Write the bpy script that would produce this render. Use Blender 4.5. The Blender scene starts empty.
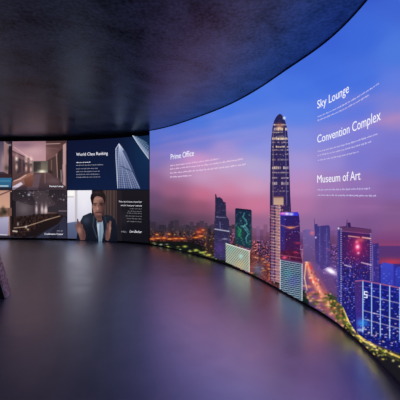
import bpy, bmesh, math, random
import numpy as np
from mathutils import Vector
random.seed(7); rng = np.random.default_rng(7)
SC = bpy.context.scene; COL = SC.collection
# ------------------------------------------------------------------ camera, world, exposure
F = 280.0; EYE = 1.5; HZ = 193.5; HT = 3.34
cam = bpy.data.objects.new('camera', bpy.data.cameras.new('camera')); COL.objects.link(cam)
cam.location = (0, 0, EYE); cam.rotation_euler = (math.radians(90), 0, 0)
cam.data.sensor_width = 36; cam.data.lens = 36*F/400; cam.data.shift_y = -(200-HZ)/400
cam.data.clip_start = 0.02
SC.camera = cam
w = bpy.data.worlds.new('world'); SC.world = w; w.use_nodes = True
w.node_tree.nodes['Background'].inputs[0].default_value = (0.62, 0.68, 0.8, 1)
w.node_tree.nodes['Background'].inputs[1].default_value = 0.11
SC.view_settings.view_transform = 'Standard'; SC.view_settings.look = 'None'
SC.view_settings.exposure = 0; SC.view_settings.gamma = 1; SC.view_settings.use_curve_mapping = False
# ------------------------------------------------------------------ helpers
def lin(c):
    c = np.clip(np.asarray(c, float)/255, 0, 1)
    return np.where(c <= .04045, c/12.92, ((c+.055)/1.055)**2.4)
def tag(o, label=None, cat=None, group=None, kind=None):
    if label: o['label'] = label
    if cat: o['category'] = cat
    if group: o['group'] = group
    if kind: o['kind'] = kind
    return o
def link(name, me, mat=None, parent=None):
    o = bpy.data.objects.new(name, me); COL.objects.link(o)
    if mat and me and hasattr(me, 'materials'): me.materials.append(mat)
    if parent: o.parent = parent
    return o
def empty(name, loc=(0,0,0)):
    o = bpy.data.objects.new(name, None); COL.objects.link(o); o.location = loc; o.empty_display_size = .1; return o
def child(name, V, Fc, mat, parent, cols=None):
    """mesh in world coordinates, stored relative to its parent chain"""
    off = Vector((0,0,0)); p = parent
    while p: off += p.location; p = p.parent
    V = np.asarray(V, float) - np.array(off)
    me = bpy.data.meshes.new(name); me.from_pydata(V.tolist(), [], Fc)
    if cols is not None:
        a = me.color_attributes.new('picture', 'FLOAT_COLOR', 'POINT')
        a.data.foreach_set('color', np.concatenate([cols, np.ones((len(cols), 1))], 1).astype(np.float32).ravel())
    me.update()
    return link(name, me, mat, parent)
# ------------------------------------------------------------------ plan of the curved wall
ctl = [(-11.5, 8.3), (-9.2, 8.9)]
for px, yb in [(5,240.3),(67,241),(110,243),(150,246),(172,250.2),(200,258),(226,266.5),(250,276.8),(269.5,287),(295,302.3),
               (310,309.8),(322.5,317.8),(335,326),(351,340),(375,362.5),(400,391)]:
    D = 1.02*F*EYE/(yb-HZ); ctl.append(((px-200)*D/F, D))
ctl += [(1.50,1.55),(1.41,0.9),(1.27,0.2),(1.05,-0.6),(0.75,-1.4)]
ctl = np.array(ctl)
def resample(P, step):
    d = np.r_[0, np.cumsum(np.hypot(*np.diff(P, axis=0).T))]
    n = int(d[-1]/step)+1; q = np.linspace(0, d[-1], n)
    return np.c_[np.interp(q, d, P[:,0]), np.interp(q, d, P[:,1])], q
want = ctl.copy(); ctl = ctl.copy()
for it in range(4):
    path, ss = resample(ctl, .02)
    for _ in range(3):      # smooth over about 0.5 m
        k = 17; pad = np.r_[2*path[0]-path[k:0:-1], path, 2*path[-1]-path[-2:-k-2:-1]]
        path = np.c_[[np.convolve(pad[:,j], np.ones(2*k+1)/(2*k+1), 'valid') for j in (0,1)]].T
    if it < 3:
        for i, p in enumerate(want):
            d = np.hypot(*(path-p).T); ctl[i] += (.5)*(p-path[d.argmin()])
path, ss = resample(path, .02)
tan = np.gradient(path, axis=0); tan /= np.hypot(*tan.T)[:,None]
nrm = np.c_[-tan[:,1], tan[:,0]]*-1          # towards the room
ok = path[:,1] > .9
pxs = 200+F*path[ok,0]/path[ok,1]
pxs = np.maximum.accumulate(pxs); sok = ss[ok]
def s_of(px): return np.interp(px, pxs, sok)
def px_of(s): return np.interp(s, sok, pxs)
def dep(s): return np.interp(s, ss, path[:,1])
def wp(s, z, off=0.0):
    s = np.asarray(s, float); z = np.asarray(z, float)*np.ones_like(s)
    x = np.interp(s, ss, path[:,0]); y = np.interp(s, ss, path[:,1])
    nx = np.interp(s, ss, nrm[:,0]); ny = np.interp(s, ss, nrm[:,1])
    return np.c_[(x+nx*off).ravel(), (y+ny*off).ravel(), z.ravel()]
def z_of(px, py): return EYE + (HZ-np.asarray(py, float))*dep(s_of(px))/F
def wall_px(px, py, off=0.0): return wp(s_of(px), z_of(px, py), off)
S_SCREEN0 = float(s_of(149.5)); S_MIRROR = float(s_of(418)); S_END = float(ss[-1])-.25
# ------------------------------------------------------------------ materials
def nodes(name):
    m = bpy.data.materials.new(name); m.use_nodes = True
    return m, m.node_tree, m.node_tree.nodes['Principled BSDF']
def plain(name, col, rough=.5, metal=0, spec=.5):
    m, nt, b = nodes(name)
    b.inputs['Base Color'].default_value = (*lin(col), 1); b.inputs['Roughness'].default_value = rough
    b.inputs['Metallic'].default_value = metal; b.inputs['Specular IOR Level'].default_value = spec
    n = nt.nodes.new('ShaderNodeTexNoise'); n.inputs['Scale'].default_value = 40
    r = nt.nodes.new('ShaderNodeMapRange'); r.inputs[3].default_value = max(rough-.06, 0); r.inputs[4].default_value = min(rough+.06, 1)
    nt.links.new(n.outputs[0], r.inputs[0]); nt.links.new(r.outputs[0], b.inputs['Roughness'])
    return m
def surface(name, c0, c1, scale, rough, bump, spec=.5, fine=9, metal=0, lo=.3, hi=.7):
    m, nt, b = nodes(name); L = nt.links.new
    tc = nt.nodes.new('ShaderNodeTexCoord')
    n1 = nt.nodes.new('ShaderNodeTexNoise'); n1.inputs['Scale'].default_value = scale; n1.inputs['Detail'].default_value = 8; n1.inputs['Roughness'].default_value = .62
    n1.inputs['Distortion'].default_value = .6
    n2 = nt.nodes.new('ShaderNodeTexNoise'); n2.inputs['Scale'].default_value = scale*fine; n2.inputs['Detail'].default_value = 6
    L(tc.outputs['Object'], n1.inputs[0]); L(tc.outputs['Object'], n2.inputs[0])
    mx = nt.nodes.new('ShaderNodeMix'); mx.inputs[0].default_value = .4; L(n1.outputs[0], mx.inputs[2]); L(n2.outputs[0], mx.inputs[3])
    cr = nt.nodes.new('ShaderNodeValToRGB'); cr.color_ramp.elements[0].position = lo; cr.color_ramp.elements[1].position = hi
    cr.color_ramp.elements[0].color = (*lin(c0), 1); cr.color_ramp.elements[1].color = (*lin(c1), 1)
    L(mx.outputs[0], cr.inputs[0]); L(cr.outputs[0], b.inputs['Base Color'])
    mr = nt.nodes.new('ShaderNodeMapRange'); mr.inputs[1].default_value = .3; mr.inputs[2].default_value = .7
    mr.inputs[3].default_value = rough-.1; mr.inputs[4].default_value = rough+.1
    L(mx.outputs[0], mr.inputs[0]); L(mr.outputs[0], b.inputs['Roughness'])
    bp = nt.nodes.new('ShaderNodeBump'); bp.inputs['Strength'].default_value = bump; bp.inputs['Distance'].default_value = .01
    L(mx.outputs[0], bp.inputs['Height']); L(bp.outputs[0], b.inputs['Normal'])
    b.inputs['Specular IOR Level'].default_value = spec; b.inputs['Metallic'].default_value = metal
    return m
M_FLOOR = surface('polished_concrete', (205,212,220), (228,232,240), .45, .37, .03, .6, 11, .9)
M_CEIL = surface('scratched_plaster', (36,48,60), (122,146,168), 1.8, .35, .2, .5, 14, .6, .36, .66)
M_WALL = surface('dark_wall_paint', (24,24,28), (34,34,38), 2, .6, .1)
M_BASE = plain('black_baseboard', (22,22,26), .4)
M_HOUSE = plain('black_display_housing', (14,14,16), .5)
M_PIC, nt, b = nodes('display_picture')
at = nt.nodes.new('ShaderNodeVertexColor'); at.layer_name = 'picture'
nt.links.new(at.outputs[0], b.inputs['Emission Color']); b.inputs['Emission Strength'].default_value = 1
b.inputs['Base Color'].default_value = (.004,.004,.005,1); b.inputs['Roughness'].default_value = .5; b.inputs['Specular IOR Level'].default_value = .15
def glow_mat(name, col, st=1):
    m, nt, b = nodes(name)
    b.inputs['Base Color'].default_value = (.01,.01,.01,1); b.inputs['Emission Color'].default_value = (*lin(col), 1); b.inputs['Emission Strength'].default_value = st
    b.inputs['Specular IOR Level'].default_value = .1
    return m
M_TXT = glow_mat('lit_white_lettering', (240,240,252)); M_TXT2 = glow_mat('lit_pale_lettering', (196,190,230))
M_TXT3 = glow_mat('lit_grey_lettering', (150,150,165)); M_TXT4 = glow_mat('lit_dim_lettering', (112,112,120))
M_TXTP = glow_mat('lit_pink_white_lettering', (226,196,226))
# ------------------------------------------------------------------ setting
def strip(name, s0, s1, z0, z1, off, thick, mat, parent=None, n=None):
    n = n or max(2, int((s1-s0)/.08)); q = np.linspace(s0, s1, n+1)
    A = [wp(q, z0, off), wp(q, z1, off), wp(q, z1, off-thick), wp(q, z0, off-thick)]
    V = np.concatenate(A); m = n+1; Fc = []
    for k in range(4):
        a, c = k*m, ((k+1) % 4)*m
        for i in range(n): Fc.append((a+i, a+i+1, c+i+1, c+i))
    Fc.append((0, m, 2*m, 3*m)); Fc.append((n, 3*m+n, 2*m+n, m+n))
    o = child(name, V, [tuple(reversed(f)) for f in Fc], mat, parent)
    bm = bmesh.new(); bm.from_mesh(o.data); bmesh.ops.recalc_face_normals(bm, faces=bm.faces); bm.to_mesh(o.data); bm.free()
    return o
def box(name, x0, x1, y0, y1, z0, z1, mat, parent=None):
    V = [(x,y,z) for z in (z0,z1) for y in (y0,y1) for x in (x0,x1)]
    Fc = [(0,2,3,1),(4,5,7,6),(0,1,5,4),(2,6,7,3),(0,4,6,2),(1,3,7,5)]
    return child(name, V, Fc, mat, parent)
tag(box('floor', -11.5, 3.2, -4, 11, -.1, 0, M_FLOOR), kind='structure')
tag(box('ceiling', -11.5, 3.2, -4, 11, HT, HT+.12, M_CEIL), kind='structure')
S_L = S_SCREEN0
tag(strip('wall_back', 0, S_L-.001, 0, HT, -.06, .15, M_WALL), kind='structure')
tag(strip('wall_right', S_L+.001, S_END+.25, 0, HT, -.06, .15, M_WALL), kind='structure')
tag(box('wall_left', -11.65, -11.5, -4, 8, 0, HT, M_WALL), kind='structure')
tag(strip('baseboard_back', 0, S_L-.002, 0, .045, -.004, .05, M_BASE), kind='structure')
tag(strip('baseboard_right', S_L+.002, S_END+.25, 0, .03, -.004, .05, M_BASE), kind='structure')
tag(strip('trim_1', S_L+.002, S_END+.25, HT-.014, HT-.001, .004, .03, M_BASE), kind='structure')
# ------------------------------------------------------------------ picture painting (colours of the pictures shown by the displays)
class Canvas:
    def __init__(s, x0, y0, x1, y1, S):
        s.x0, s.y0, s.S = x0, y0, S; s.h = int((y1-y0)*S); s.w = int((x1-x0)*S)
        s.a = np.zeros((s.h, s.w, 3)); s.Y, s.X = np.mgrid[0:s.h, 0:s.w]; s.X = s.X/S+x0; s.Y = s.Y/S+y0
    def win(s, xa, ya, xb, yb):
        i0 = max(0, int((ya-s.y0)*s.S)-1); i1 = min(s.h, int((yb-s.y0)*s.S)+2)
        j0 = max(0, int((xa-s.x0)*s.S)-1); j1 = min(s.w, int((xb-s.x0)*s.S)+2)
        return (slice(i0, max(i0,i1)), slice(j0, max(j0,j1)))
    def poly(s, P, c, a=1.0, c2=None):
        P = np.asarray(P, float); W = s.win(P[:,0].min(), P[:,1].min(), P[:,0].max(), P[:,1].max())
        X, Y = s.X[W], s.Y[W]
        if X.size == 0: return
        ins = np.zeros(X.shape, bool)
        for (xa,ya),(xb,yb) in zip(P, np.roll(P, -1, 0)):
            if ya == yb: continue
            t = (ya > Y) != (yb > Y)
            ins ^= t & (X < (xb-xa)*(Y-ya)/(yb-ya)+xa)
        c = np.array(c, float)
        if c2 is not None:
            t = ((Y-P[:,1].min())/max(1e-6, np.ptp(P[:,1])))[...,None]; c = c*(1-t)+np.array(c2)*t
        al = ins[...,None]*a
        s.a[W] = s.a[W]*(1-al)+c*al
    def rect(s, x0, y0, x1, y1, c, a=1.0, c2=None): s.poly([(x0,y0),(x1,y0),(x1,y1),(x0,y1)], c, a, c2)
    def glow(s, x, y, rx, ry, c, a=1.0, add=False, rot=0):
        R = 3*max(rx, ry); W = s.win(x-R, y-R, x+R, y+R); X = s.X[W]-x; Y = s.Y[W]-y
        cr, sr = math.cos(rot), math.sin(rot); u = X*cr+Y*sr; v = -X*sr+Y*cr
        k = (np.exp(-(u/rx)**2-(v/ry)**2)*a)[...,None]
        s.a[W] = s.a[W]+k*np.array(c, float) if add else s.a[W]*(1-k)+np.array(c, float)*k
    def line(s, P, wd, c, a=1.0):
        for (xa,ya),(xb,yb) in zip(P[:-1], P[1:]):
            W = s.win(min(xa,xb)-2*wd, min(ya,yb)-2*wd, max(xa,xb)+2*wd, max(ya,yb)+2*wd); X, Y = s.X[W], s.Y[W]
            L2 = (xb-xa)**2+(yb-ya)**2+1e-9; t = np.clip(((X-xa)*(xb-xa)+(Y-ya)*(yb-ya))/L2, 0, 1)
            d = np.hypot(X-xa-t*(xb-xa), Y-ya-t*(yb-ya))
            k = (np.clip(1.2-d/(wd/2+.15), 0, 1)*a)[...,None]; s.a[W] = s.a[W]*(1-k)+np.array(c, float)*k
    def sample(s, px, py):
        u = np.clip((px-s.x0)*s.S, 0, s.w-1.001); v = np.clip((py-s.y0)*s.S, 0, s.h-1.001)
        i, j = v.astype(int), u.astype(int); fu, fv = (u-j)[:,None], (v-i)[:,None]
        c = (s.a[i,j]*(1-fu)+s.a[i,j+1]*fu)*(1-fv)+(s.a[i+1,j]*(1-fu)+s.a[i+1,j+1]*fu)*fv
        return lin(c)
def patch(name, P, cv, parent, off, step=.6, mat=None, label=None):
    """part of a shown picture: outline P cut by a fine grid so it follows the curved display"""
    bm = bmesh.new(); bm.faces.new([bm.verts.new((x, y, 0)) for x, y in P])
    P = np.asarray(P, float); (xa, ya), (xb, yb) = P.min(0), P.max(0)
    for x in np.arange(xa+step, xb, step): bmesh.ops.bisect_plane(bm, geom=bm.verts[:]+bm.edges[:]+bm.faces[:], plane_co=(x,0,0), plane_no=(1,0,0))
    for y in np.arange(ya+step, yb, step): bmesh.ops.bisect_plane(bm, geom=bm.verts[:]+bm.edges[:]+bm.faces[:], plane_co=(0,y,0), plane_no=(0,1,0))
    bm.verts.index_update()
    Q = np.array([v.co[:2] for v in bm.verts]); Fc = [[v.index for v in f.verts] for f in bm.faces]; bm.free()
    o = child(name, wall_px(Q[:,0], Q[:,1], off), Fc, mat or M_PIC, parent, cv.sample(Q[:,0], Q[:,1]))
    if label: o['label'] = label
    return o
def text_mesh(s):
    cu = bpy.data.curves.new('lettering', 'FONT'); cu.body = s; cu.size = 1; cu.resolution_u = 3
    o = bpy.data.objects.new('lettering', cu); COL.objects.link(o); bpy.context.view_layer.update()
    me = bpy.data.meshes.new_from_object(o.evaluated_get(bpy.context.evaluated_depsgraph_get()))
    V = np.array([v.co[:2] for v in me.vertices]); Fc = [list(p.vertices) for p in me.polygons]
    bpy.data.objects.remove(o); bpy.data.curves.remove(cu); bpy.data.meshes.remove(me)
    return V, Fc
def text(name, s, x0, y0, x1, cap, mat, parent, off, label=None, shear=0, bold=0):
    """lettering whose baseline starts at (x0,y0) on the wall and ends at x1; cap = height of capitals in pixels at x0"""
    V, Fc = text_mesh(s); V = V - [V[:,0].min(), 0]
    s0, s1 = float(s_of(x0)), float(s_of(x1)); z0 = float(z_of(x0, y0)); h = cap*float(dep(s0))/F
    V[:,0] += V[:,1]*shear
    kx = (s1-s0)/V[:,0].max(); kz = h/.72
    reps = [(0,0)] if not bold else [(0,0), (bold,0)]
    VV, FF = [], []
    for k, (dx, dz) in enumerate(reps):
        VV.append(wp(s0+V[:,0]*kx+dx*h, z0+V[:,1]*kz, off+.0006*k)); FF += [[i+k*len(V) for i in f] for f in Fc]
    o = child(name, np.concatenate(VV), FF, mat, parent)
    if label: o['label'] = label
    return o
def dashes(name, x0, y0, x1, hpx, mat, parent, off, seed=0):
    """one line of small, unreadable words as a row of little bars on a constant height"""
    r = random.Random(seed); s0, s1 = float(s_of(x0)), float(s_of(x1)); z0 = float(z_of(x0, y0)); h = hpx*float(dep(s0))/F
    V, Fc = [], []; q = s0
    while q < s1-.02:
        wl = r.uniform(1.6, 6)*h
        e = min(q+wl, s1); n = max(1, int((e-q)/(h*.8)))
        for k in range(n):
            a = q+(e-q)*k/n; c = a+(e-q)/n*.74; t = z0+h*r.choice((.62,.62,.95)); bq = z0-h*r.choice((0,0,0,.25))
            i = len(V)*4; V.append(wp([a,c,c,a], [bq,bq,t,t], off)); Fc.append((i,i+1,i+2,i+3))
        q = e+h*.7
    return child(name, np.concatenate(V), Fc, mat, parent)
def screen_grid(name, S, Z, cv, parent, off):
    S, Z = np.asarray(S), np.asarray(Z); GS, GZ = np.meshgrid(S, Z)
    V = wp(GS.ravel(), GZ.ravel(), off)
    fs = np.where(GS.ravel() > S_MIRROR, 2*S_MIRROR-GS.ravel(), GS.ravel())
    px = px_of(fs); py = HZ-(GZ.ravel()-EYE)*F/dep(fs)
    n, m = len(S), len(Z); idx = np.arange(n*m).reshape(m, n)
    Fc = np.stack([idx[:-1,:-1], idx[:-1,1:], idx[1:,1:], idx[1:,:-1]], -1).reshape(-1, 4)
    return child(name, V, Fc.tolist(), M_PIC, parent, cv.sample(px, py))
# ================================================================== THE BIG CURVED DISPLAY
C = Canvas(146, -70, 426, 480, 3)
sky = [(152,138,84,112,205),(152,160,120,112,180),(152,180,140,98,142),(152,198,104,76,112),(152,216,74,60,86),(152,232,50,42,56),
 (175,130,76,112,212),(172,150,118,118,200),(175,172,172,132,176),(172,190,160,96,132),(175,205,112,72,98),(175,222,70,54,74),
 (200,122,74,116,218),(200,143,110,122,210),(196,160,206,150,200),(205,175,196,156,196),(203,195,202,110,142),(218,182,196,142,180),(240,180,196,152,192),(200,206,140,80,108),(200,222,96,66,90),
 (225,108,76,120,226),(225,128,98,128,222),(225,150,170,146,210),(228,168,190,164,206),(230,189,208,126,160),(230,203,188,102,138),(232,222,120,82,110),
 (252,96,76,120,226),(252,120,98,130,224),(252,145,134,144,222),(252,165,176,166,212),(252,185,206,156,190),(255,205,204,118,152),(258,225,150,100,140),
 (300,60,62,104,216),(300,90,70,116,226),(300,115,92,130,230),(300,140,132,142,224),(300,163,162,150,216),(300,176,180,142,200),(262,150,140,146,222),(262,172,176,160,212),(300,188,192,136,182),(300,205,176,116,164),(305,225,146,106,154),
 (330,40,58,98,212),(330,80,64,108,222),(330,110,84,122,228),(330,135,128,132,218),(330,160,148,136,210),(330,185,158,124,186),(330,205,150,106,158),(330,230,132,92,150),
 (360,40,60,104,216),(360,80,70,112,222),(355,110,96,118,220),(360,130,126,124,214),(360,160,122,118,206),(360,185,142,112,182),(360,205,142,96,154),(365,225,124,84,140),
 (398,50,76,120,220),(398,85,98,124,222),(398,105,124,128,212),(398,120,158,132,196),(398,140,120,118,206),(398,168,116,108,192),(398,190,130,98,166),(398,210,128,88,142),(398,235,134,84,134),(398,255,170,86,120),
 (360,-20,52,88,200),(415,0,62,100,210),(300,20,56,96,208)]
sky = np.array(sky, float)
num = np.zeros_like(C.a); den = np.zeros(C.X.shape)
for r in sky:
    k = 1/((C.X-r[0])**2*.6+(C.Y-r[1])**2*1.6+110)**2.1; num += k[...,None]*r[2:]; den += k
C.a = num/den[...,None]
def streaks(cv, n, x0, x1, y0, y1, col, a, rx, ry):
    for _ in range(n):
        x, y = random.uniform(x0,x1), random.uniform(y0,y1)
        slope = -(HZ-y)/260*.9
        cv.glow(x, y, random.uniform(*rx), random.uniform(*ry), col, random.uniform(.3,1)*a*.7, rot=math.atan(slope))
streaks(C, 26, 150, 265, 128, 165, (214,150,204), .13, (10,34), (1.5,4))
streaks(C, 14, 160, 265, 105, 145, (70,104,214), .18, (12,30), (1.5,5))
streaks(C, 18, 200, 265, 112, 150, (168,160,226), .16, (8,26), (1.2,3))
streaks(C, 12, 330, 410, 96, 140, (184,140,196), .16, (8,26), (1.5,4))
streaks(C, 10, 292, 400, 55, 110, (84,126,228), .16, (12,40), (2,6))
C.glow(392,119,30,4,(196,140,186),.35,rot=-.25)
streaks(C, 16, 292, 400, 150, 215, (186,130,180), .12, (12,40), (1.5,4))

# --- distant city
def blocks(x0, x1, ytop, ybot, wr, cols, a=1, jit=5, slope=0):
    x = x0
    while x < x1:
        wd = random.uniform(*wr); t = ytop+slope*(x-x0)+random.uniform(-jit, jit); c = np.array(random.choice(cols), float)*random.uniform(.8,1.15)
        C.rect(x, t, x+wd, ybot+slope*(x-x0), c, a, c*.9+np.array((18,8,6)))
        x += wd*random.uniform(.7,1.15)
def specks(n, x0, x1, y0, y1, cols, r=(.35,.7), a=.8, slope=0, cv=None):
    cv = cv or C
    for _ in range(n):
        x = random.uniform(x0,x1); y = random.uniform(y0,y1)+slope*(x-x0); q = random.uniform(*r)
        cv.glow(x, y, q, q, random.choice(cols), random.uniform(.4,1)*a)
C.rect(146, 226, 236, 300, (62,50,64), .85, (40,40,40))
C.rect(232, 236, 340, 330, (120,84,110), .8, (110,80,90))
C.rect(300, 246, 426, 380, (98,70,132), .85, (60,60,90))
blocks(147, 236, 224, 246, (2,5), [(58,48,68),(66,54,72),(48,42,60)], .8, 4)
blocks(147, 236, 230, 250, (2,4), [(56,46,58),(74,54,56),(44,40,52),(64,48,52)], .85, 3)
specks(150, 150, 236, 229, 242, [(220,150,90),(190,130,110),(240,170,80),(150,120,160)], (.3,.6), .6)
blocks(228, 302, 226, 262, (2,5), [(118,86,128),(100,74,116),(134,92,126)], .6, 5, .05)
blocks(228, 302, 236, 275, (2,4), [(112,76,104),(90,66,98),(130,84,90)], .7, 5, .1)
specks(170, 230, 302, 236, 268, [(250,170,90),(230,140,110),(190,150,200),(255,200,120)], (.35,.7), .65, .12)
blocks(300, 342, 236, 300, (3,6), [(112,82,142),(96,72,132),(128,92,146)], .5, 6)
blocks(300, 345, 250, 300, (2,5), [(90,66,124),(110,78,130),(80,64,120)], .6, 6, .3)
specks(120, 302, 342, 246, 285, [(190,160,220),(230,170,190),(160,140,230)], (.3,.6), .6)
def grain(x0, x1, ytop, y1, cw, ch, lo, hi, slope=0):
    W = C.win(x0, ytop-40, x1, y1); X, Y = C.X[W], C.Y[W]
    gi = ((X-x0)/cw).astype(int); gj = ((Y-ytop+80)/ch).astype(int); G = rng.uniform(lo, hi, (gj.max()+2, gi.max()+2))**1.3
    k = G[gj, gi]; k = np.where(Y > ytop+slope*(X-x0), k, 1); C.a[W] = np.clip(C.a[W]*k[...,None], 0, 255)
grain(147, 236, 232, 262, .9, .8, .45, 1.45); grain(236, 302, 238, 292, .8, .9, .4, 1.5, .1); grain(302, 345, 244, 270, 1, 1, .7, 1.25)
specks(110, 238, 302, 240, 272, [(255,190,110),(255,120,80),(230,200,240),(255,225,170)], (.3,.6), .9, .12)
specks(60, 252, 270, 258, 276, [(255,150,70),(255,100,60),(255,210,140)], (.4,.9), .9, .2)
# left: park and orange lights
C.poly([(146,241),(190,242),(215,250),(232,258),(240,300),(146,300)], (30,35,34), .92)
for x, y, rx in [(152,239,3),(158,238.4,4),(164,238,3),(170,239,4),(176,238.5,3),(182,238.6,4),(196,237.5,4),(201,236,4),(157,234.5,2),(169,234,2),(199,232,3),(203,230,2)]:
    C.glow(x, y, rx*1.3, 2.0, (200,76,30), .5); C.glow(x, y, rx*.7, .6, (255,196,120), .9)
C.glow(200,231,4,4,(190,50,46),.4)
blocks(205, 236, 236, 256, (1.6,3.4), [(70,56,66),(92,70,70),(60,58,60)], .7, 4, .2)
specks(70, 203, 238, 236, 256, [(250,190,90),(255,150,70),(210,210,110)], (.35,.8), .8, .2)
for _ in range(60):
    x = random.uniform(152, 232); y = 243+(x-150)*.18+random.uniform(-1.5,4.5); C.glow(x, y, random.uniform(.6,2), .5, random.choice([(150,180,90),(220,214,110),(90,120,80),(200,230,190)]), .7)
for x, y in [(185,246.5),(196,250),(203,252.5),(209,255),(217,257)]: C.glow(x, y, 2.4, 1.1, (228,232,120), .8)
for x in (155,161,167): C.glow(x, 244.3, 1.5,.7,(190,200,180),.7)
# centre: roads between the towers
C.poly([(250,252),(262,256),(272,268),(284,290),(270,290),(250,276)], (120,66,60), .6)
for _ in range(40): C.glow(random.uniform(250,284), random.uniform(256,288), random.uniform(.8,2.2), .7, random.choice([(255,190,110),(255,140,80),(255,220,180)]), .7)
C.glow(258,270,5,7,(110,120,150),.8); C.glow(277,281.5,3.4,3.2,(24,38,44),.95); C.glow(255,275,3,1.5,(50,70,50),.8)
C.line([(274,255),(274.3,283)], .8, (250,210,190), .7)
# avenue with car lights on the right
C.poly([(302,250),(316,252),(328,272),(340,292),(352,316),(346,330),(326,312),(302,298)], (176,122,140), .7)
C.line([(305,250),(309,262),(318,284),(330,306)], 3.0, (255,226,190), .8)
C.line([(313,262),(322,282),(333,302)], 2.0, (235,140,130), .75)
C.line([(307,262),(304,276),(306,292)], 2.2, (255,230,170), .7)
C.glow(308,244,5,2.4,(190,40,80),.85); C.glow(309,247,7,1.2,(220,70,100),.6)
specks(40, 303, 336, 258, 300, [(255,236,220),(255,190,150),(240,220,255)], (.4,.9), .6, .5)
C.glow(321,268,8,6,(150,130,200),.5)
C.glow(331,271,7,2.6,(255,250,255),1, rot=.5); C.glow(330,271,14,6,(214,190,240),.6, rot=.4)
C.poly([(301,291),(305,290),(309,300),(309,312),(301,300)], (36,60,50), .95)
C.poly([(330,290),(338,296),(348,312),(354,326),(348,332),(332,316),(324,303)], (92,110,56), .8)
for _ in range(90):
    t = random.random(); x = 322+t*32+random.uniform(-4,5); y = 296+t*34+random.uniform(-7,5)
    C.glow(x, y, random.uniform(.5,1.8), random.uniform(.5,1.4), random.choice([(60,90,36),(90,124,44),(240,190,110),(200,100,90),(40,60,30),(50,70,40)]), .7)
# horizon on the far right, low blocks
C.glow(392,262,16,4,(226,80,90),.6)
C.rect(372, 264, 426, 320, (74,62,140), .9)
blocks(374, 424, 268, 300, (2,5), [(64,58,150),(84,66,150),(50,54,160)], .8, 4)
C.poly([(303,262),(312,256),(316,250),(338,262),(338,300),(350,322),(346,330),(302,298)], (104,78,136), .75)
for i in range(60):
    t = i/59; x = 305+t*8+t*t*32; y = 250+t*72; wdt = 1.6+t*4
    C.glow(x, y, wdt*1.5, 2.6, (216,130,110), .3); C.glow(x-.5, y, wdt*.5, 1.6, (255,222,184), .5-.2*t)
for i in range(70):
    t = random.random(); x = 306+t*8+t*t*32+random.uniform(-1,1)*(2+t*5); y = 252+t*68
    C.glow(x, y, random.uniform(.4,1.1), random.uniform(.4,1.6), random.choice([(255,240,220),(255,170,120),(220,70,60),(255,200,150),(120,60,90)]), .75)
C.poly([(330,294),(338,298),(346,310),(353,326),(349,331),(338,320),(329,306)], (56,84,40), .6)
for i in range(80):
    t = random.random(); x = 326+t*25+random.uniform(-4,5); y = 296+t*32+random.uniform(-5,4)
    C.glow(x, y, random.uniform(.6,1.7), random.uniform(.6,1.5), random.choice([(60,100,36),(96,130,50),(255,214,130),(30,50,26),(230,140,100),(44,70,30)]), .75)
C.poly([(301,291),(305,290),(309,300),(309,312),(301,300)], (30,52,46), .9)
for i in range(110):
    t = random.random(); x = 304+t*40+random.uniform(-2,2); y = 288+t*38+random.uniform(-8,8)
    C.glow(x, y, random.uniform(.8,2.4), random.uniform(.7,1.7), random.choice([(196,120,100),(236,170,130),(96,100,56),(60,80,44),(255,216,170),(150,90,96)]), .55)
specks(50, 318, 338, 250, 272, [(220,200,250),(180,150,230),(255,230,250)], (.3,.6), .7, .5)
C.line([(306,264),(304.6,278),(307,290)], 1.0, (255,236,180), .7)
C.glow(331,271,6,2.4,(255,250,255),1, rot=.5); C.glow(316,264,5,9,(120,96,150),.45, rot=-.4)
# street and trees in front of the blue building
C.poly([(345,324),(353,334),(366,348),(400,354),(426,356),(426,480),(380,480),(340,340)], (40,40,44), 1)
C.line([(344,308),(348,319),(353,329),(361,338),(372,345),(392,354),(425,368)], 3.2, (240,218,130), .85)
C.line([(349,314),(354,325),(357,333)], 1.4, (220,120,70), .8)
C.line([(346,322),(352,333),(362,342),(376,350),(398,360),(425,372)], 2.4, (120,120,50), .6)
for _ in range(120):
    t = random.random()*1.3; x = 346+t*50+random.uniform(-3,3); y = 318+t*36+10*math.sin(min(t,1)*3.14)+random.uniform(-3,8)
    C.glow(x, y, random.uniform(.6,2), random.uniform(.5,1.2), random.choice([(250,226,120),(150,160,60),(60,70,40),(255,240,190),(40,44,50)]), .8)
C.rect(146, 470, 426, 480, (20,20,26), 1)
wgt = np.clip((C.Y-228)/14, 0, 1)[...,None]; C.a = C.a*(1-wgt)+wgt*255*1.12*(np.clip(C.a, 0, 255)/255)**1.38
# parent thing
mid = wp([(S_SCREEN0+S_MIRROR)/2], 0)[0]
BIG = tag(empty('curved_video_wall', tuple(mid)), 'huge curved video wall showing a dusk city skyline, sweeping from the dark panels to the right edge', 'display')
strip('housing', S_SCREEN0+.003, S_END, .032, HT-.016, -.002, .05, M_HOUSE, BIG)
Scols = np.r_[s_of(np.arange(149.7, 417.5, .6)), np.arange(S_MIRROR, S_END-.01, .03)]
Zrows = np.r_[np.linspace(.034, 1.45, 280), np.linspace(1.47, HT-.018, 90)]
screen_grid('screen', Scols, Zrows, C, BIG, .001)
# --- towers shown on the display
def windows(x0, y0, x1, y1, nx, ny, cols, p, a=.85, slope=0, sx=.55, sy=.5):
    dx, dy = (x1-x0)/nx, (y1-y0)/ny
    for i in range(nx):
        for j in range(ny):
            if random.random() < p:
                x = x0+i*dx; y = y0+j*dy+slope*(x-x0)
                C.poly([(x,y),(x+dx*sx,y+slope*dx*sx),(x+dx*sx,y+dy*sy+slope*dx*sx),(x,y+dy*sy)], random.choice(cols), a*random.uniform(.5,1))
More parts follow.
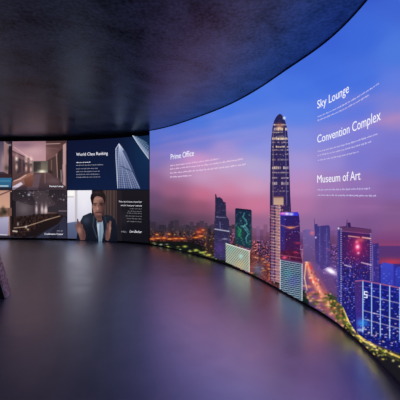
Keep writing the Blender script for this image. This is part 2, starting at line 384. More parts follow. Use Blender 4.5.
# faint far tower and antenna tower
P = [(303,230),(307,229),(315,230),(315.5,262),(303,262)]
C.poly(P, (112,92,158), 1, (98,70,120)); windows(303,231,315,262,6,14,[(170,130,190),(80,70,140)],.4,.4); C.glow(312.5,233,2.5,2.2,(226,110,130),.8)
patch('pictured_tower', P, C, BIG, .003)
P = [(314.2,218),(314.8,218),(315.2,224),(318,224),(318,226),(329,225),(330.5,227),(331,266),(322,270),(316,262)]
C.poly(P, (58,50,118), 1, (78,58,128)); windows(317,228,331,268,7,20,[(110,90,170),(40,40,100),(150,120,190)],.45,.5)
C.line([(320,226),(320,262)],.5,(120,110,190),.7); C.line([(327,228),(327,264)],.5,(120,110,190),.7); C.glow(316,237.5,.8,.8,(255,230,255),1); C.glow(329,250,2,1,(190,90,150),.5)
patch('pictured_tower', P, C, BIG, .004)
# side tower and blue blocks at the right
P = [(372,244),(378,243),(379,243),(380,290),(372,290)]
C.poly(P, (60,44,120), 1, (54,46,140)); windows(372,245,380,290,4,20,[(150,100,190),(30,30,90)],.4,.6); C.line([(372.8,245),(373,288)],.7,(190,170,240),.6)
patch('pictured_tower', P, C, BIG, .003)
P = [(381,265),(384,262),(388,263),(394,264),(394,296),(381,294)]
C.poly(P, (60,70,190), 1, (40,50,170)); windows(381,266,394,290,5,10,[(120,130,230),(60,50,140)],.5,.6)
patch('pictured_tower', P, C, BIG, .003)
P = [(396,268),(403,265),(412,266),(412,300),(396,294)]
C.poly(P, (50,66,190), 1, (34,44,150)); windows(396,268,412,296,6,10,[(120,140,240),(60,50,140)],.5,.6)
patch('pictured_tower', P, C, BIG, .003)
# dark spired tower, left
P = [(215.2,194),(216.2,194),(217.2,197.5),(220,197),(222.5,199),(223.5,201.5),(226,202.5),(226.6,216),(229.2,220),(230.4,262),(214.2,258),(214.6,228),(215.2,205)]
C.poly(P, (38,36,66), 1, (52,46,84)); windows(215,204,227,222,6,9,[(80,76,130),(24,24,50),(110,90,120)],.45,.7); windows(214.5,222,230,258,8,18,[(90,84,150),(30,30,70),(130,110,160),(80,100,170)],.45,.6)
C.line([(214.6,229),(230,231.5)],.9,(220,220,236),.9); C.line([(216,217),(226,217.5)],.6,(150,150,190),.7); C.glow(225,239,3,.6,(200,200,220),.7); C.line([(220,222),(220.5,230)],.6,(160,160,210),.6)
C.glow(220,248,5,6,(96,60,150),.5); C.line([(226.3,203),(226.6,216)],.6,(120,100,130),.6)
patch('pictured_tower', P, C, BIG, .003, .45, label='dark blue tower with a broken spire and bright floor bands')
# teal tower
P = [(235.2,209),(236,208),(251,209.6),(251.9,211),(252,249.5),(235.2,244)]
C.poly(P, (22,34,62), 1, (26,56,66)); windows(235.5,211,252,246,9,18,[(34,60,90),(20,26,50),(60,110,120)],.5,.6)
C.line([(236,209),(252,210.5)],1.2,(16,16,34),1)
C.line([(244.5,213),(243,217),(246,220),(247,224),(243.5,227),(246,230),(248.5,234),(246,238),(247,243)],1.0,(90,180,180),.65)
C.line([(238,227),(241,231),(239,235),(241.5,238)],1.3,(50,160,90),.6); C.glow(239,232,2.6,4,(40,170,90),.4); C.line([(241,226),(245,226),(248,230)],1,(110,200,190),.6)
specks(70,236,251,212,245,[(130,210,210),(80,190,150)],(.3,.6),.7)
patch('pictured_tower', P, C, BIG, .003, .45, label='dark teal tower with glowing cyan and green squiggles')
# lattice cube
P = [(225.8,243),(250,250.5),(250,272.5),(226,262)]
C.poly(P, (40,56,50), 1, (70,66,46))
for k in range(-14, 22):
    x = 224+k*2.0
    C.line([(x,240+(x-226)*.32),(x+24,276+(x-226)*.32)],.5,(216,224,206),.95)
    C.line([(x+10,240+(x-226)*.32),(x-14,270+(x-226)*.32)],.5,(206,218,200),.9)
C.glow(231,249,3,3,(90,200,190),.3); C.glow(240,265,5,4,(250,196,120),.3); C.glow(241,256,2,2,(190,255,250),.6)
C.line([(226,243.5),(250,251)],.9,(240,246,236),.9); C.line([(249.5,251),(249.5,272)],.9,(236,226,206),.8)
patch('pictured_building', P, C, BIG, .005, .4, label='low building wrapped in a glowing white diagonal lattice')
# main skyscraper
P = [(278.6,114.6),(280,113.8),(281.6,114.4),(283.4,116.6),(285.4,120.6),(287.2,127),(288,136),(289,150),(289.8,172),(290.6,196),(291.6,215),(291.6,286),(270,280),(270,215),(270.2,190),(270.6,170),(271,152),(271.6,138),(272.8,127),(274.4,120.6),(276.6,116.6)]
C.poly(P, (34,34,84), 1, (74,42,88))
windows(271,120,291,205,14,52,[(56,52,120),(20,20,52),(92,80,140),(28,26,66)],.6,.7)
windows(272,128,289,196,12,40,[(230,200,170),(190,150,150),(160,150,210)],.06,.7)
windows(270,205,291,284,12,36,[(150,80,120),(240,180,150),(30,22,56),(210,110,110),(40,26,60),(255,220,190)],.7,.85)
C.poly([(270.6,128),(273,128),(273.6,280),(270,280)], (26,26,60), .6); C.poly([(286.6,128),(289,132),(291.6,215),(288,215)], (34,32,76), .6)
for y, h, a in [(128,2.6,.95),(131.8,1.2,.6),(137.5,2.4,.9),(142,1,.6),(149.5,1,.5),(154,.9,.5),(146,1.6,.75),(124,1.6,.7),(159,1.6,.4),(166.5,2.6,.75),(172,1.2,.6),(177.5,1,.7),(182,3,.55),(191,1,.4)]:
    for k in range(9):
        x = 272.4+k*1.85
        if random.random() < .85: C.rect(x, y+random.uniform(-.4,.4), x+1.5, y+h, random.choice([(236,206,170),(206,176,160),(180,160,170),(240,224,200)]), min(1,a*random.uniform(.85,1.3)))
C.glow(280,126,4,3,(196,120,90),.7); C.glow(279.5,128,3,1,(250,226,180),.8); C.glow(280,116,1.6,2,(60,40,50),.7)
C.glow(281,137.5,4,2,(226,200,160),.5)
C.rect(274,197,284,205,(206,170,140),.85,(226,184,150)); C.rect(274,196.6,284,198,(120,80,80),.8)
C.line([(273.4,130),(273.2,282)],.6,(190,150,170),.6); C.line([(285.6,130),(287,205)],.6,(150,140,200),.6)
for y in range(206,284,3): C.line([(271,y),(280,y+1.5)],.7,random.choice([(255,200,170),(230,150,150),(200,160,190)]),.7)
C.rect(276,206,280,284,(236,176,150),.45); C.line([(280.3,206),(280.3,284)],.8,(255,214,200),.7); C.line([(272,206),(272,281)],.7,(210,110,140),.7)
TW = patch('pictured_skyscraper', P, C, BIG, .005, .42, label='tallest tower with rounded tip and lit golden floors')
C.glow(284.5,118,1.6,1.6,(235,240,255),1)
patch('light_star', [(284.6,114),(285,117.2),(288,115.6),(285.8,118.4),(288.4,121),(285.2,119.6),(284.4,122.6),(284,119.4),(281.6,120),(283.6,118.2),(281.8,115.8),(284.2,117.2)], C, TW, .007)
# sign tower
P = [(280.5,214),(292,212.5),(299.3,213.5),(300.3,222),(300.6,256),(280.5,254)]
C.poly(P, (36,28,104), 1, (70,24,66)); windows(281,219,300.5,254,14,26,[(70,40,120),(20,14,60),(120,44,90),(44,44,130)],.6,.7); windows(281,219,300.5,254,14,26,[(255,190,190),(180,170,255),(255,120,120)],.07,.8)
C.rect(281,214,285.5,250,(44,60,190),.3)
C.line([(281,225),(291,228),(299,226)],.8,(240,150,140),.6); C.glow(291,227.5,4,1.2,(255,160,110),.8); C.glow(298,243,3,1,(220,60,80),.6)
SG = patch('pictured_tower', P, C, BIG, .0065, .42, label='violet tower with a pink and blue lit roof sign')
C.rect(278,210,301,217,(60,40,180),1); C.glow(283,213.4,3,1.5,(255,120,220),1); C.glow(287.5,213.8,2.4,1.5,(250,230,255),1); C.glow(292,214.2,2.4,1.4,(220,225,255),1); C.glow(297,214.6,3.4,1.8,(50,60,230),1)
patch('roof_sign', [(280.6,212.4),(298.6,212),(299,215.6),(280.6,215.8)], C, SG, .008, .5)
# red roof + cyan lattice block
P = [(280.6,253),(290,249.5),(301,253),(303,262),(303,301.5),(280,289)]
C.poly(P, (92,40,90), 1, (80,90,120))
C.poly([(280.6,253),(290,249.5),(301,253),(303,262),(281,258.5)], (70,22,58), 1); windows(282,252,301,260,12,6,[(200,40,80),(120,30,70),(230,110,120)],.4,.7); C.glow(285,257.5,2.6,1.4,(255,90,130),.95); C.glow(297,252,3,1,(230,60,90),.8); C.line([(281,255),(301,258)],.5,(230,150,160),.5)
C.poly([(281,260),(303,264),(303,301.5),(280.4,289)], (18,32,70), 1, (26,48,74))
for j in range(20):
    y = 260.4+j*2.0
    C.line([(281,y),(303,y+3.9)],.7,random.choice([(206,232,230),(180,220,220),(220,235,240)]),.75)
for i in range(13):
    for j in range(20):
        x = 281.2+i*1.7; y = 260.4+j*2.0+(x-281)*.177
        if (i+j) % 2: C.line([(x,y),(x,y+2)],.4,(150,196,206),.5)
C.glow(289,274,4,5,(90,190,190),.3); C.glow(294,281,6,6,(80,70,190),.35); C.line([(281,260),(280.6,289)],.9,(230,240,240),.8); C.line([(302.6,264),(302.6,300)],.9,(230,240,240),.8)
patch('pictured_building', P, C, BIG, .008, .42, label='block with a red roof and a glowing white brick lattice')
# big pink-lit tower with mast
P = [(338,226.5),(346.6,226.2),(347.3,219.5),(348,219.5),(348.4,222.5),(351,222.5),(351.6,226.6),(371.8,229),(372.2,231),(372.8,292),(364,292),(357.5,334),(350,322),(344,308),(337.6,300)]
C.poly(P, (54,28,84), 1, (24,28,120))
C.poly([(338,226.5),(371.8,229),(372,234),(338,230.5)], (88,50,96), 1)
windows(343,236,371,264,18,20,[(120,40,110),(70,30,90),(190,50,110),(60,40,120)],.75,.6,.05)
windows(343,260,372,292,14,18,[(70,76,230),(40,44,170),(14,14,64),(150,110,220),(20,20,80)],.75,.85,.05)
windows(337.8,264,356,322,9,30,[(60,80,230),(14,18,80),(130,130,240),(14,16,66)],.75,.85,.08)
C.rect(337.6,228,341.5,320,(50,50,140),.5)
for y in np.arange(229,322,2.1): C.glow(341.6,y,.7,.55,(214,214,255),.85); C.glow(338.6,y+.6,.45,.45,(170,170,240),.6)
for y in np.arange(234,290,2.1): C.glow(371.4,y,.7,.6,(214,200,255),.85)
windows(343,236,371,290,20,40,[(255,190,210),(200,190,255),(255,120,160)],.07,.8,.05); windows(337.8,250,356,322,10,46,[(220,220,255),(255,200,200)],.1,.8,.08)
C.line([(341.5,231),(371,234)],.5,(190,130,190),.6)
C.line([(349,236),(360,237.4)],1.1,(255,214,170),.85); C.line([(363,237.4),(371,238.6)],1.5,(255,206,180),.95); C.line([(345,265),(352,267)],1,(240,220,240),.8); C.line([(362,262.5),(372,265)],1.1,(250,220,230),.8); C.glow(361,240,4,2.4,(250,140,110),.6)
C.glow(358,248,10,13,(200,24,84),.5); C.glow(358.3,247,3.2,5.5,(255,60,120),.9); C.glow(358.2,246.8,1.8,1.9,(255,214,240),1); C.glow(359,253,1.2,1.2,(255,190,210),.9); C.glow(357.5,242,1.4,1.4,(255,150,160),.8)
C.glow(339,228.3,1.1,1.1,(240,230,255),1)
C.line([(347.7,220),(347.9,227)],.7,(120,90,140),.8)
patch('pictured_tower', P, C, BIG, .006, .45, label='broad tower with a glowing pink facade and roof mast')
# blue front building
P = [(355,282),(357,279),(364,279),(392,285),(414,290),(414,359),(392,350),(370,341),(360,335),(357.5,330)]
C.poly(P, (20,28,130), 1, (14,20,100))
windows(362,284,414,348,22,26,[(12,14,66),(34,56,210),(10,12,56),(60,90,235),(20,26,110)],.8,.8,.14)
windows(362,284,414,348,26,26,[(250,190,230),(190,200,255),(255,230,240)],.09,.9,.14,.9,.35)
C.poly([(355,282),(362.5,281),(363,333),(357.5,328)], (66,40,110), 1, (50,40,150)); windows(355.5,284,362,328,3,20,[(120,60,120),(40,30,100)],.6,.6)
C.line([(356,281),(364,280.5),(392,286),(414,291)],1.5,(206,110,140),.8); C.line([(360,286),(392,291),(414,296)],.5,(150,110,190),.6)
for y0 in (296,312.5,321): C.line([(364,y0-2),(378,y0+1.5),(392,y0+5.4),(412,y0+10)],.8,(235,210,210),.65)
for k, x in enumerate((363.8,372.6,381.4,390.8,401,412)):
    C.line([(x,281.5+k*1.5),(x,334+min(k,4)*2)],1.5,(90,150,250),.5); C.line([(x,281.5+k*1.5),(x,332+min(k,4)*2)],0.75,(206,236,255),.95)
C.glow(363,323,6,4,(60,170,255),.7); C.glow(361,330,4,1.4,(210,240,255),.7); specks(40,358,410,326,342,[(255,255,255),(190,210,255),(255,220,160)],(.4,.8),.85)
FR = patch('pictured_building', P, C, BIG, .009, .45, label='near blue office building with white vertical light strips')
C.rect(360,286,372,300,(220,228,255),1)
patch('roof_letter', [(365.0,291),(368.6,291.4),(368.6,292.5),(366.1,292.2),(366.1,294),(368.7,294.3),(368.7,298.2),(365.0,297.8),(365.0,296.8),(367.6,297.1),(367.6,295.4),(365.0,295.1)], C, FR, .011, .5, label='small lit white letter S')
# --- lettering on the display
T = .012
def block(head, hx0, hy0, hx1, cap, lines, mat=M_TXT, seed=1, hp=1.2, dm=M_TXT2):
    h = text('heading', head, hx0, hy0, hx1, cap, mat, BIG, T, label='white heading reading '+head, bold=.03)
    for k, (x0, y0, x1) in enumerate(lines): dashes('text_line', x0, y0, x1, hp, dm, h, T, seed*10+k)
block('Prime Office', 171, 159.6, 194.2, 5.6, [(170.5,166.2,220),(170.5,169.6,244.5),(170.5,173.6,246.2),(170.5,177.6,193)], seed=1, hp=1.3, dm=M_TXTP)
block('Sky Lounge', 318, 108.8, 349.8, 8.2, [(318.5,117.3,380.5),(318.5,121,370.5)], seed=2, hp=1.25)
block('Convention Complex', 318, 143, 382, 8, [(318.5,152,379),(318.5,156,374),(318.5,160.9,360)], seed=3, hp=1.25)
block('Museum of Art', 318, 182.8, 361.6, 7.8, [(318.5,190.3,371.5),(318.5,195.6,377.5)], seed=4, hp=1.25)
# ================================================================== THE SIX FLAT PANELS AT THE LEFT
ZT, ZM, ZB = 3.205, 1.605, .05
K = Canvas(-70, 120, 152, 260, 4)
K.rect(-70,120,152,260,(14,16,26))
def panel(name, label, px0, px1, z0, z1, group='display panels on the dark wall'):
    s0, s1 = float(s_of(px0)), float(s_of(px1))
    c = wp([(s0+s1)/2], z0)[0]
    t = tag(empty(name, tuple(c)), label, 'display', group)
    strip('housing', s0+.002, s1-.002, z0+.002, z1-.002, -.004, .05, M_HOUSE, t)
    return t, s0+.005, s1-.005, z0+.005, z1-.005
def shown(t, s0, s1, z0, z1, step=.013): return screen_grid('screen', np.linspace(s0, s1, int((s1-s0)/step)+2), np.linspace(z0, z1, int((z1-z0)/step)+2), K, t, .001)
XL0 = float(px_of(float(s_of(12.2))-1.75))
# 1 lounge interior ------------------------------------------------
K.rect(12,138,68,192,(70,52,58))
K.poly([(12,141),(46,141),(46,161),(34,163),(12,152)], (150,112,124), 1, (196,150,156)); K.poly([(46,141),(67,141),(67,150),(46,161)], (74,50,52), 1, (120,84,82))
K.glow(34,151,13,6,(206,166,172),.75); K.glow(22,147,6,3,(176,136,150),.6); K.glow(24,145,10,3,(120,90,110),.6); K.line([(46,144),(60,143.5)],.7,(220,180,170),.8); K.line([(46,148),(58,149)],.5,(150,100,96),.7); K.line([(14,147),(33,160)],.8,(230,190,190),.6)
K.poly([(12,150),(33,160),(33,171),(12,180)], (98,74,78), 1, (80,58,60))
K.poly([(17,156),(21,157),(21,172),(17,174)], (62,50,58)); K.poly([(23.5,158),(25.5,159),(25.5,170),(23.5,171)], (60,46,52))
for x, y in ((16.6,161),(26.2,162.5),(31,163.5)): K.glow(x,y-3,1.6,3.4,(255,226,214),.95); K.glow(x,y+6,1.2,3,(246,200,186),.8); K.glow(x,y+1,.9,.8,(70,50,50),.9)
K.rect(33,161,48,173,(92,86,82)); K.poly([(33,162),(41,162),(41,172),(33,172)],(54,48,50)); K.glow(43.5,168,5,5,(150,136,112),.5); K.poly([(12,152),(33,161),(33,163),(12,156)],(150,110,116),.6); K.glow(42,171.5,4,1.5,(255,244,224),.95); K.line([(33,161),(33,173)],.6,(200,170,160),.7)
K.poly([(48,160),(56,157),(56,176),(48,173)],(74,56,54)); K.line([(56.4,154),(57.6,178)],.9,(196,150,136),.8); K.poly([(58,152),(63,148),(62,182),(58,178)],(54,42,44))
K.poly([(63,145),(66,143),(65.5,186),(62.5,184)],(196,156,158),.9); K.line([(51.5,160),(51.5,171)],.8,(150,120,110),.7); K.glow(50.5,172,2,2,(40,32,34),.8); K.glow(61,178,2.2,6,(40,34,40),.7); K.line([(61,170),(61.4,182)],.5,(220,200,200),.8)
K.poly([(33,173),(50,173),(62,186),(60,190),(16,190),(28,178)], (92,66,68), 1, (62,48,56)); K.poly([(34,175),(41,174),(38,190),(26,190)], (104,82,92), .8)
K.poly([(12,182),(24,175),(32,172),(34,174),(26,184),(14,190),(12,190)], (150,104,92), 1, (120,86,84)); K.poly([(12,187),(21,182),(23,184),(14,190),(12,190)], (206,196,214)); K.line([(14,181),(20,179),(26,175)],1.1,(232,190,176),.8)
K.poly([(24,179),(32,175),(34,178),(32,187),(25,186)],(134,84,70),1,(90,56,50)); K.line([(45,172),(45,183)],.5,(190,150,150),.6); K.glow(54,181,8,3,(120,96,100),.5); K.rect(12,187.5,68,192,(54,44,54),.5)
t, a, b_, c_, d_ = panel('display_panel', 'display panel showing a warm lounge interior with wall lamps, left of the navy panel', 12.2, 67.0, ZM, ZT)
shown(t, a, b_, c_, d_); text('caption', 'Premium Lounge', 49.5, 187, 63.5, 1.7, M_TXT, t, .004, bold=.05)
# 2 auditorium -----------------------------------------------------
K.rect(12,189,68,242,(30,25,30))
K.poly([(12,189),(67,189),(67,203),(50,207),(36,208),(12,200)], (44,38,44), 1, (58,48,54)); K.poly([(30,192),(44,190),(56,204),(50,208),(38,206)], (84,70,76), .6)
specks(46,14,66,190,203,[(196,180,190),(240,230,240),(120,110,130)],(.3,.7),.8,0,K); K.glow(29,194.5,1.4,1.4,(200,200,225),1)
for k in range(6): K.line([(14,191+k*2.1),(34,195+k*2)],.5,(24,22,26),.7); K.line([(46+k*3,190),(52+k*2,204)],.4,(30,26,30),.6)
K.poly([(12,200),(33,206),(33,215),(12,217)], (80,70,76), 1, (62,52,58)); K.glow(24,209,6,6,(112,100,106),.7); K.poly([(12,200),(16,201),(16,217),(12,217)],(32,28,34))
K.rect(33,205,47,214,(66,54,60)); 
for x in (36.5,42,46): K.glow(x,209.5,1.2,4.5,(220,196,200),.9)
K.glow(45.5,211,3,3,(240,216,214),.6)
K.poly([(48,207),(67,202),(67,216),(48,214)], (52,44,52)); K.line([(59,211),(67,211)],.9,(160,146,160),.7); K.line([(47,213),(57,213)],.6,(170,140,130),.7)
K.poly([(12,217),(56,213),(64,216),(60,222),(34,236),(22,240),(12,240)], (38,26,26), 1, (24,18,22))
for r in range(9):
    y0 = 218+r*2.6; x1 = 60-r*4.6
    for k in range(int((x1-13)/1.7)): K.glow(13+k*1.7, y0-k*.18+random.uniform(-.2,.2)-r*.1, .6, .85, random.choice([(74,46,42),(58,38,38),(92,58,50),(20,16,20)]), .85)
K.line([(14,228),(24,227),(34,224),(46,220),(60,216)],.7,(226,190,160),.75); K.line([(13,231),(17,231.5)],1.6,(230,214,200),.9); K.glow(26,227,1,1.4,(240,230,225),.8); K.glow(18,224,.8,1.6,(220,210,210),.7); K.glow(28,229.5,1,1,(240,200,150),.8)
K.poly([(64,216),(67,218),(67,241),(32,241),(44,232),(58,224)], (44,42,60), 1, (50,52,74)); K.poly([(48,241),(52,230),(60,224),(56,241)], (32,30,44), .7)
K.poly([(12,236),(24,238),(34,236),(28,241),(12,241)],(40,38,54))
t, a, b_, c_, d_ = panel('display_panel', 'display panel showing rows of auditorium seats, beneath the warm lounge picture', 12.2, 67.0, ZB, ZM)
shown(t, a, b_, c_, d_); text('caption', 'Conference Center', 44.5, 234.7, 63.2, 1.8, M_TXT, t, .004, bold=.05); dashes('text_line', 57, 231.2, 63, .8, M_TXT3, t, .004, 5)
# 3 pool ------------------------------------------------------------
K.rect(-70,138,12,192,(60,50,66)); K.poly([(-70,140),(6,140),(6,172),(-70,172)],(70,62,84),1,(150,124,136)); K.poly([(4,141),(9,145),(8,174),(4,172)],(150,116,118)); K.rect(9,140,12,192,(40,30,38)); K.glow(9.5,151,1.6,3,(30,22,28),.9); K.glow(9.8,145,1.6,1,(200,196,206),.7); K.glow(6.5,168,2,3,(60,54,44),.8)
K.poly([(-70,173),(12,174),(12,178),(-70,177)],(56,38,42)); K.poly([(-70,177),(12,178),(11,188),(-70,188)],(50,110,150),1,(44,88,122)); K.line([(-60,181),(10,181)],.6,(120,180,210),.6); K.rect(-70,187.4,12,192,(40,36,50)); K.line([(0,186),(8,186)],1.4,(220,236,246),.85)
for k in range(10): K.rect(-66+k*7,144,-63+k*7,172,(44,40,58),.6); K.glow(-60+k*7,160,1.6,6,(210,170,160),.4)
t, a, b_, c_, d_ = panel('display_panel', 'display panel showing a blue pool, cut by the left picture edge', XL0, 11.9, ZM, ZT)
shown(t, a, b_, c_, d_)
# 4 restaurant ------------------------------------------------------
K.rect(-70,189,12,242,(150,112,100)); K.poly([(-70,189),(12,189),(12,208),(-70,206)],(188,142,128),1,(206,160,136)); K.line([(-10,199),(12,190)],1.2,(60,44,50),.8)
K.poly([(10,192),(12,192),(12,242),(10,242)],(46,34,38)); K.rect(8,208,12,216,(120,84,76)); K.poly([(-70,217),(9,217),(8,236),(-70,236)],(176,170,196),1,(132,128,160)); K.glow(4.5,212,3.2,3,(36,34,26),.95); K.glow(3,209,1.6,2.6,(50,48,34),.8); K.rect(-70,235.5,12,242,(50,44,56)); K.line([(0,234.5),(7,235)],1,(226,226,236),.8)
for k in range(8): K.glow(-62+k*9,214,2.5,3,(60,50,40),.8); K.line([(-64+k*9,218),(-64+k*9,235)],.7,(110,104,130),.6)
t, a, b_, c_, d_ = panel('display_panel', 'display panel showing a cloth-covered table and plant, below the blue pool picture', XL0, 11.9, ZB, ZM)
shown(t, a, b_, c_, d_)
# 5 navy ranking panel ---------------------------------------------
K.rect(66,126,152,192,(14,20,48),1,(16,30,64)); K.glow(150,150,22,34,(20,54,92),.7); K.glow(66,150,10,40,(14,20,46),.5)
t, a, b_, c_, d_ = panel('display_panel', 'navy blue display panel headed World Class Ranking with two skyscrapers seen from below', 67.3, 149.2, ZM, ZT)
shown(t, a, b_, c_, d_)
P = [(119,143.3),(121.5,145.5),(126,152),(133,168),(140.5,188.5),(117.5,188.5),(116.4,172),(115.4,156),(115.6,148.5)]
K.poly(P, (74,86,124), 1, (52,64,104))
for k in range(10): u = k/9; K.line([(119,144.5),(117.3+u*22.5,189)],.5,(190,200,228),.5+.3*(k in (0,3,6,9)))
for y in np.arange(149,189,1.8): K.line([(116,y+.8),(119+(y-144)*.28,y),(121+(y-146)*.46,y+1.6)],.45,(160,172,208),.6)
K.line([(119,143.6),(115.8,149),(116,158),(117.6,189)],.8,(226,230,244),.85); K.line([(119,144),(123,150)],1,(226,226,236),.9); K.line([(121,166),(133,172),(137,180)],.7,(30,40,76),.7)
patch('pictured_skyscraper', P, K, t, .003, .4, label='pale tower tapering to a point')
P = [(132.2,135.3),(138,136.4),(144,140),(149,145),(149,159.5),(143,151.5),(137,143)]
K.poly(P, (40,66,96), 1, (34,72,108)); K.poly([(132.5,135.3),(137,143),(149,159),(149,153),(140,143)], (120,136,168), .9)
for k in range(7): K.line([(132.6,135.5),(149,144+k*2.6)],.45,(170,184,210),.6)
for k in range(9): K.line([(134+k*1.8,138.5+k*2.4),(137+k*1.8,136.5+k*1.8)],.4,(150,164,196),.6)
K.line([(132.4,135.5),(137,143),(149,159)],.9,(220,224,238),.85)
patch('pictured_skyscraper', P, K, t, .003, .4, label='second pale tower leaning in from the upper right corner')
h = text('heading', 'World Class Ranking', 76.2, 155.9, 107.8, 3.1, M_TXT, t, .004, label='white heading reading World Class Ranking', bold=.025)
for k, (y, x1, m) in enumerate([(162.9,91.5,M_TXT),(165.7,103.2,M_TXT3),(169.1,98,M_TXT3),(172,100,M_TXT3),(174.8,99.8,M_TXT3),(177.6,101,M_TXT3)]): dashes('text_line', 76.3, y, x1, .8, m, h, .004, 50+k)
# 6 panel with the man ---------------------------------------------
K.rect(66,188,152,246,(26,22,28))
K.poly([(67,189),(92,189),(92,222),(80,226),(67,226)],(240,238,246),1,(206,204,222)); K.glow(71.5,193.5,4,3.4,(255,252,246),1); K.rect(75,190,77.5,223,(176,164,168),.6); K.glow(84,202,5,10,(240,236,244),.6); K.rect(67,196.4,74,197.4,(170,160,166),.7)
K.poly([(67,223),(79,221),(84,228),(84,242),(67,242)],(96,106,138),1,(70,78,108)); K.line([(67,222.6),(79,221)],.7,(190,190,206),.6)
K.rect(103,189,119,242,(62,48,48),1,(44,36,42))
for x in (104.5,107.4,110,113.4,116.4): K.rect(x,189,x+1.3,242,(100,78,72),.55)
K.poly([(117,189),(149.4,189),(149.4,246),(117,246)],(28,25,31),1,(18,18,26)); K.rect(117,189,122,246,(44,36,42),.5); K.glow(124,218,4,8,(48,42,50),.5)
t, a, b_, c_, d_ = panel('display_panel', 'display panel showing a gesturing man in a dark jacket, below the navy panel', 67.3, 149.2, ZB, ZM)
shown(t, a, b_, c_, d_)
# the man, an adult shown from the chest up
skin = (122,84,76)
K.rect(74,196,118,242,skin)
K.glow(95.4,204,3.2,6,(184,138,122),.75); K.glow(104,208,3.4,10,(70,46,48),.85); K.glow(94.2,211,1.8,3,(184,138,124),.6); K.glow(98,198.6,5,1.6,(186,142,128),.6)
K.line([(93.2,203.6),(96.8,203.2)],1.0,(48,32,32),.9); K.line([(99.8,203),(103.2,203.6)],1.0,(36,24,28),.9); K.glow(95.2,205.3,1.3,.8,(44,30,32),.9); K.glow(101.4,205,1.3,.8,(34,24,28),.9)
K.glow(95,204,2,1,(80,52,50),.6); K.glow(101.5,204,2.4,1.2,(56,38,40),.7); K.line([(98.6,204.5),(98.2,209.4),(99.6,210.2)],.7,(92,60,56),.8); K.glow(97.8,208.6,.8,1.4,(222,176,160),.7); K.line([(95.8,212.7),(99,212.1),(102,212.8)],1.1,(58,38,40),.9); K.line([(97,214.3),(101,214.3)],.7,(170,104,98),.9)
K.glow(99,217,4.4,1.9,(70,50,50),.75); K.glow(94.4,214.5,1.2,2.6,(84,60,58),.6); K.glow(103.4,214,1.5,3.6,(50,36,38),.7); K.glow(99.4,222,3.4,2.4,(58,38,40),.8); K.line([(93.6,207.4),(95.8,207.8)],.5,(110,76,72),.7)
for pts in ([(77.6,219),(79,225),(80,230)],[(76.6,223),(78.4,229)],[(80.6,226),(82,232)],[(110.4,222),(109,229)],[(109,224),(107.6,232)]): K.line(pts,.5,(90,60,60),.7)
K.glow(81,230,3,3,(176,134,126),.5); K.glow(108.6,231,1.6,5,(170,128,120),.5)
FACE = [(93,199),(94.6,196.6),(98,195.4),(101.6,196),(103.8,199),(104.4,204),(105.2,204.6),(105,208.4),(103.9,210),(103.2,213.6),(101.8,217.2),(102.4,222),(97.4,222.6),(97,219.6),(95.2,217.2),(93.8,213.6),(93,209),(92.1,207.4),(92,204.8),(92.8,204)]
HAND1 = [(77.0,218.6),(78.2,218.8),(78.8,222),(79.6,222.4),(80.2,221),(81,221.4),(81,224.4),(81.8,224),(82.8,225),(83.4,228),(85.2,231),(86,236),(85,240),(80.4,240),(78.6,234),(76.6,230),(75.4,226),(75.2,224),(76.2,224),(77,226),(77.2,222.4)]
HAND2 = [(110.6,220.6),(111.6,221.6),(111,226),(111.4,228),(110.6,233),(110,238),(108,241),(105.8,239.8),(105.4,236),(106,231),(107,228.6),(106.8,226),(108,222.4),(108.8,223),(108.8,225.6),(109.6,221)]
man = patch('pictured_person', FACE, K, t, .0035, .35, label='man with short dark hair in a dark jacket, both hands raised')
shirt = [(97,220),(99.5,222.4),(102.4,220.6),(104.4,224),(106,231),(105.6,241.5),(95,241.5),(95.4,231),(96,224)]
K.rect(92,218,108,243,(146,164,180),1,(112,134,154)); K.poly([(96,224),(99.6,223.5),(98,242),(95,242)],(196,206,222),.7); K.line([(100.2,223),(100.4,242)],.6,(90,110,140),.8)
patch('shirt', shirt, K, man, .003, .5, label='pale blue open-collared shirt')
jac = [(90.6,212.5),(94.6,215.4),(96.8,220.5),(97,226),(98,233),(98.6,241.5),(76,241.5),(77.6,232),(80,222),(83,215.8)]
jac2 = [(103,216.6),(106,214.4),(111.5,215.8),(115,219.4),(117,226),(118,241.5),(102,241.5),(103.6,232),(103.4,226),(102.8,221)]
K.rect(74,212,120,243,(32,38,50),1,(16,20,32)); K.line([(94,216),(93,226),(97,238)],.9,(64,74,94),.9); K.line([(105,217),(107,226),(103.4,238)],.9,(58,64,84),.8); K.glow(86,220,4,4,(64,74,96),.6); K.glow(90,233,2,6,(18,22,34),.7); K.glow(113,226,3,8,(20,22,32),.7)
patch('jacket', jac, K, man, .0042, .45, label='dark navy jacket, left side of the picture'); patch('jacket', jac2, K, man, .0042, .45, label='dark navy jacket, right side of the picture')
K.rect(74,216,87,242,(112,76,70),1); K.rect(104,218,113,242,(112,76,70),1)
K.glow(79.5,230,2.2,4,(178,132,122),.7); K.glow(84.5,233,2,8,(60,40,44),.6); K.glow(85,236,1.6,5,(90,62,64),.8); K.glow(107,234,1.6,6,(100,70,70),.8); K.glow(110,228,1.2,5,(176,134,126),.7)
for pts in ([(77.4,220),(78.8,227)],[(79.9,223),(80.4,228)],[(81.6,225),(82,229)],[(109.2,223),(108.6,230)],[(107.6,226),(107.6,231)]): K.line(pts,.5,(80,54,56),.8)
patch('hand', HAND1, K, man, .005, .35, label='raised open hand at the left'); patch('hand', HAND2, K, man, .005, .35, label='raised open hand at the right')
K.rect(86,188,110,214,(34,26,28)); K.glow(97,192.6,4,1.3,(66,50,50),.6); K.glow(92,198,1.6,5,(20,15,18),.8)
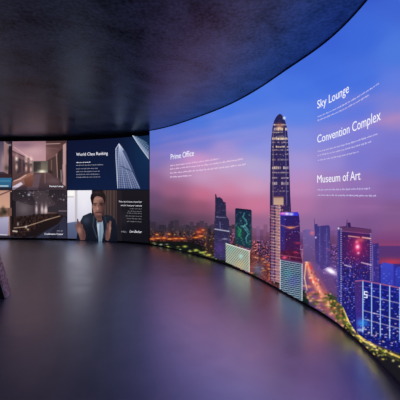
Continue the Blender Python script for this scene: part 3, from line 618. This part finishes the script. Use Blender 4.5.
HAIR = [(92.6,206),(91.2,202),(90.4,198),(91,194.6),(92.8,192.2),(95.6,190.8),(99,190.3),(102.4,191.2),(104.8,193.8),(105.8,197),(105.7,201),(104.9,206),(104.2,202.4),(103.4,199.6),(102.2,197.6),(100,196.6),(97,196),(95,197.2),(93.8,199.4),(93.3,203)]
patch('hair', HAIR, K, man, .0048, .4, label='short dark brown swept-back hair')
h = text('heading', 'The business interior', 118.6, 202.3, 142, 1.5, M_TXT, t, .004, label='first line of the small white heading')
text('heading', 'with luxury sense', 120.8, 206, 142, 1.5, M_TXT, t, .004, label='second line of the small white heading')
for k, (x0, y) in enumerate([(130,208.9),(128,211.5),(127.2,213.4),(126,216.2),(127,218.8),(127,221.6)]): dashes('text_line', x0, y, 141.8, .9, M_TXT4, h, .004, 70+k)
text('text_line', 'MD.', 121.6, 232.4, 127, 1.6, M_TXT3, t, .004)
text('signature', 'Leo Bacher', 129.6, 232.4, 142, 2.5, M_TXT, t, .004, shear=.45, label='small handwritten signature')
# ================================================================== leaning slab at the left edge
m_pk, nt, b = nodes('pink_mottled_stone'); L = nt.links.new
tc = nt.nodes.new('ShaderNodeTexCoord'); v = nt.nodes.new('ShaderNodeTexVoronoi'); v.inputs['Scale'].default_value = 22
n = nt.nodes.new('ShaderNodeTexNoise'); n.inputs['Scale'].default_value = 16; n.inputs['Detail'].default_value = 5; n.inputs['Distortion'].default_value = 1.2
mx = nt.nodes.new('ShaderNodeMix'); mx.inputs[0].default_value = .6
cr = nt.nodes.new('ShaderNodeValToRGB'); cr.color_ramp.elements[0].position = .34; cr.color_ramp.elements[1].position = .6
cr.color_ramp.elements[0].color = (*lin((190,112,100)), 1); cr.color_ramp.elements[1].color = (*lin((255,250,222)), 1)
L(tc.outputs['Object'], v.inputs['Vector']); L(tc.outputs['Object'], n.inputs[0]); L(v.outputs['Distance'], mx.inputs[2]); L(n.outputs[0], mx.inputs[3]); L(mx.outputs[0], cr.inputs[0]); L(cr.outputs[0], b.inputs['Base Color']); b.inputs['Roughness'].default_value = .4
def fl(px, yb): D = F*EYE/(yb-HZ); return np.array([(px-200)*D/F, D, 0])
base = fl(7.0, 298.5)
SL = tag(empty('leaning_slab', tuple(base)), 'dark slanted block faced with pink mottled stone, leaning at the left picture edge', 'sculpture')
up = np.array([-.29, 0, 1.0]); fv = fl(11.6, 293)-base; side = np.array([-fv[1], fv[0], 0]); side /= np.linalg.norm(side)
def slab(name, o, wv, dv, h, mat):
    q = [o, o+wv, o+wv+dv, o+dv]; V = [p for p in q]+[p+up*h for p in q]
    ob = child(name, V, [(0,3,2,1),(4,5,6,7),(0,1,5,4),(1,2,6,5),(2,3,7,6),(3,0,4,7)], mat, SL)
    bv = ob.modifiers.new('bevel', 'BEVEL'); bv.width = .004; bv.segments = 2
    return ob
slab('stone_facing', base+[0,0,.004], side*.03, fv, 1.1, m_pk)
slab('dark_core', base+side*.031+fv*.02+[0,0,.004], side*.55, fv*.96, 1.09, M_HOUSE)
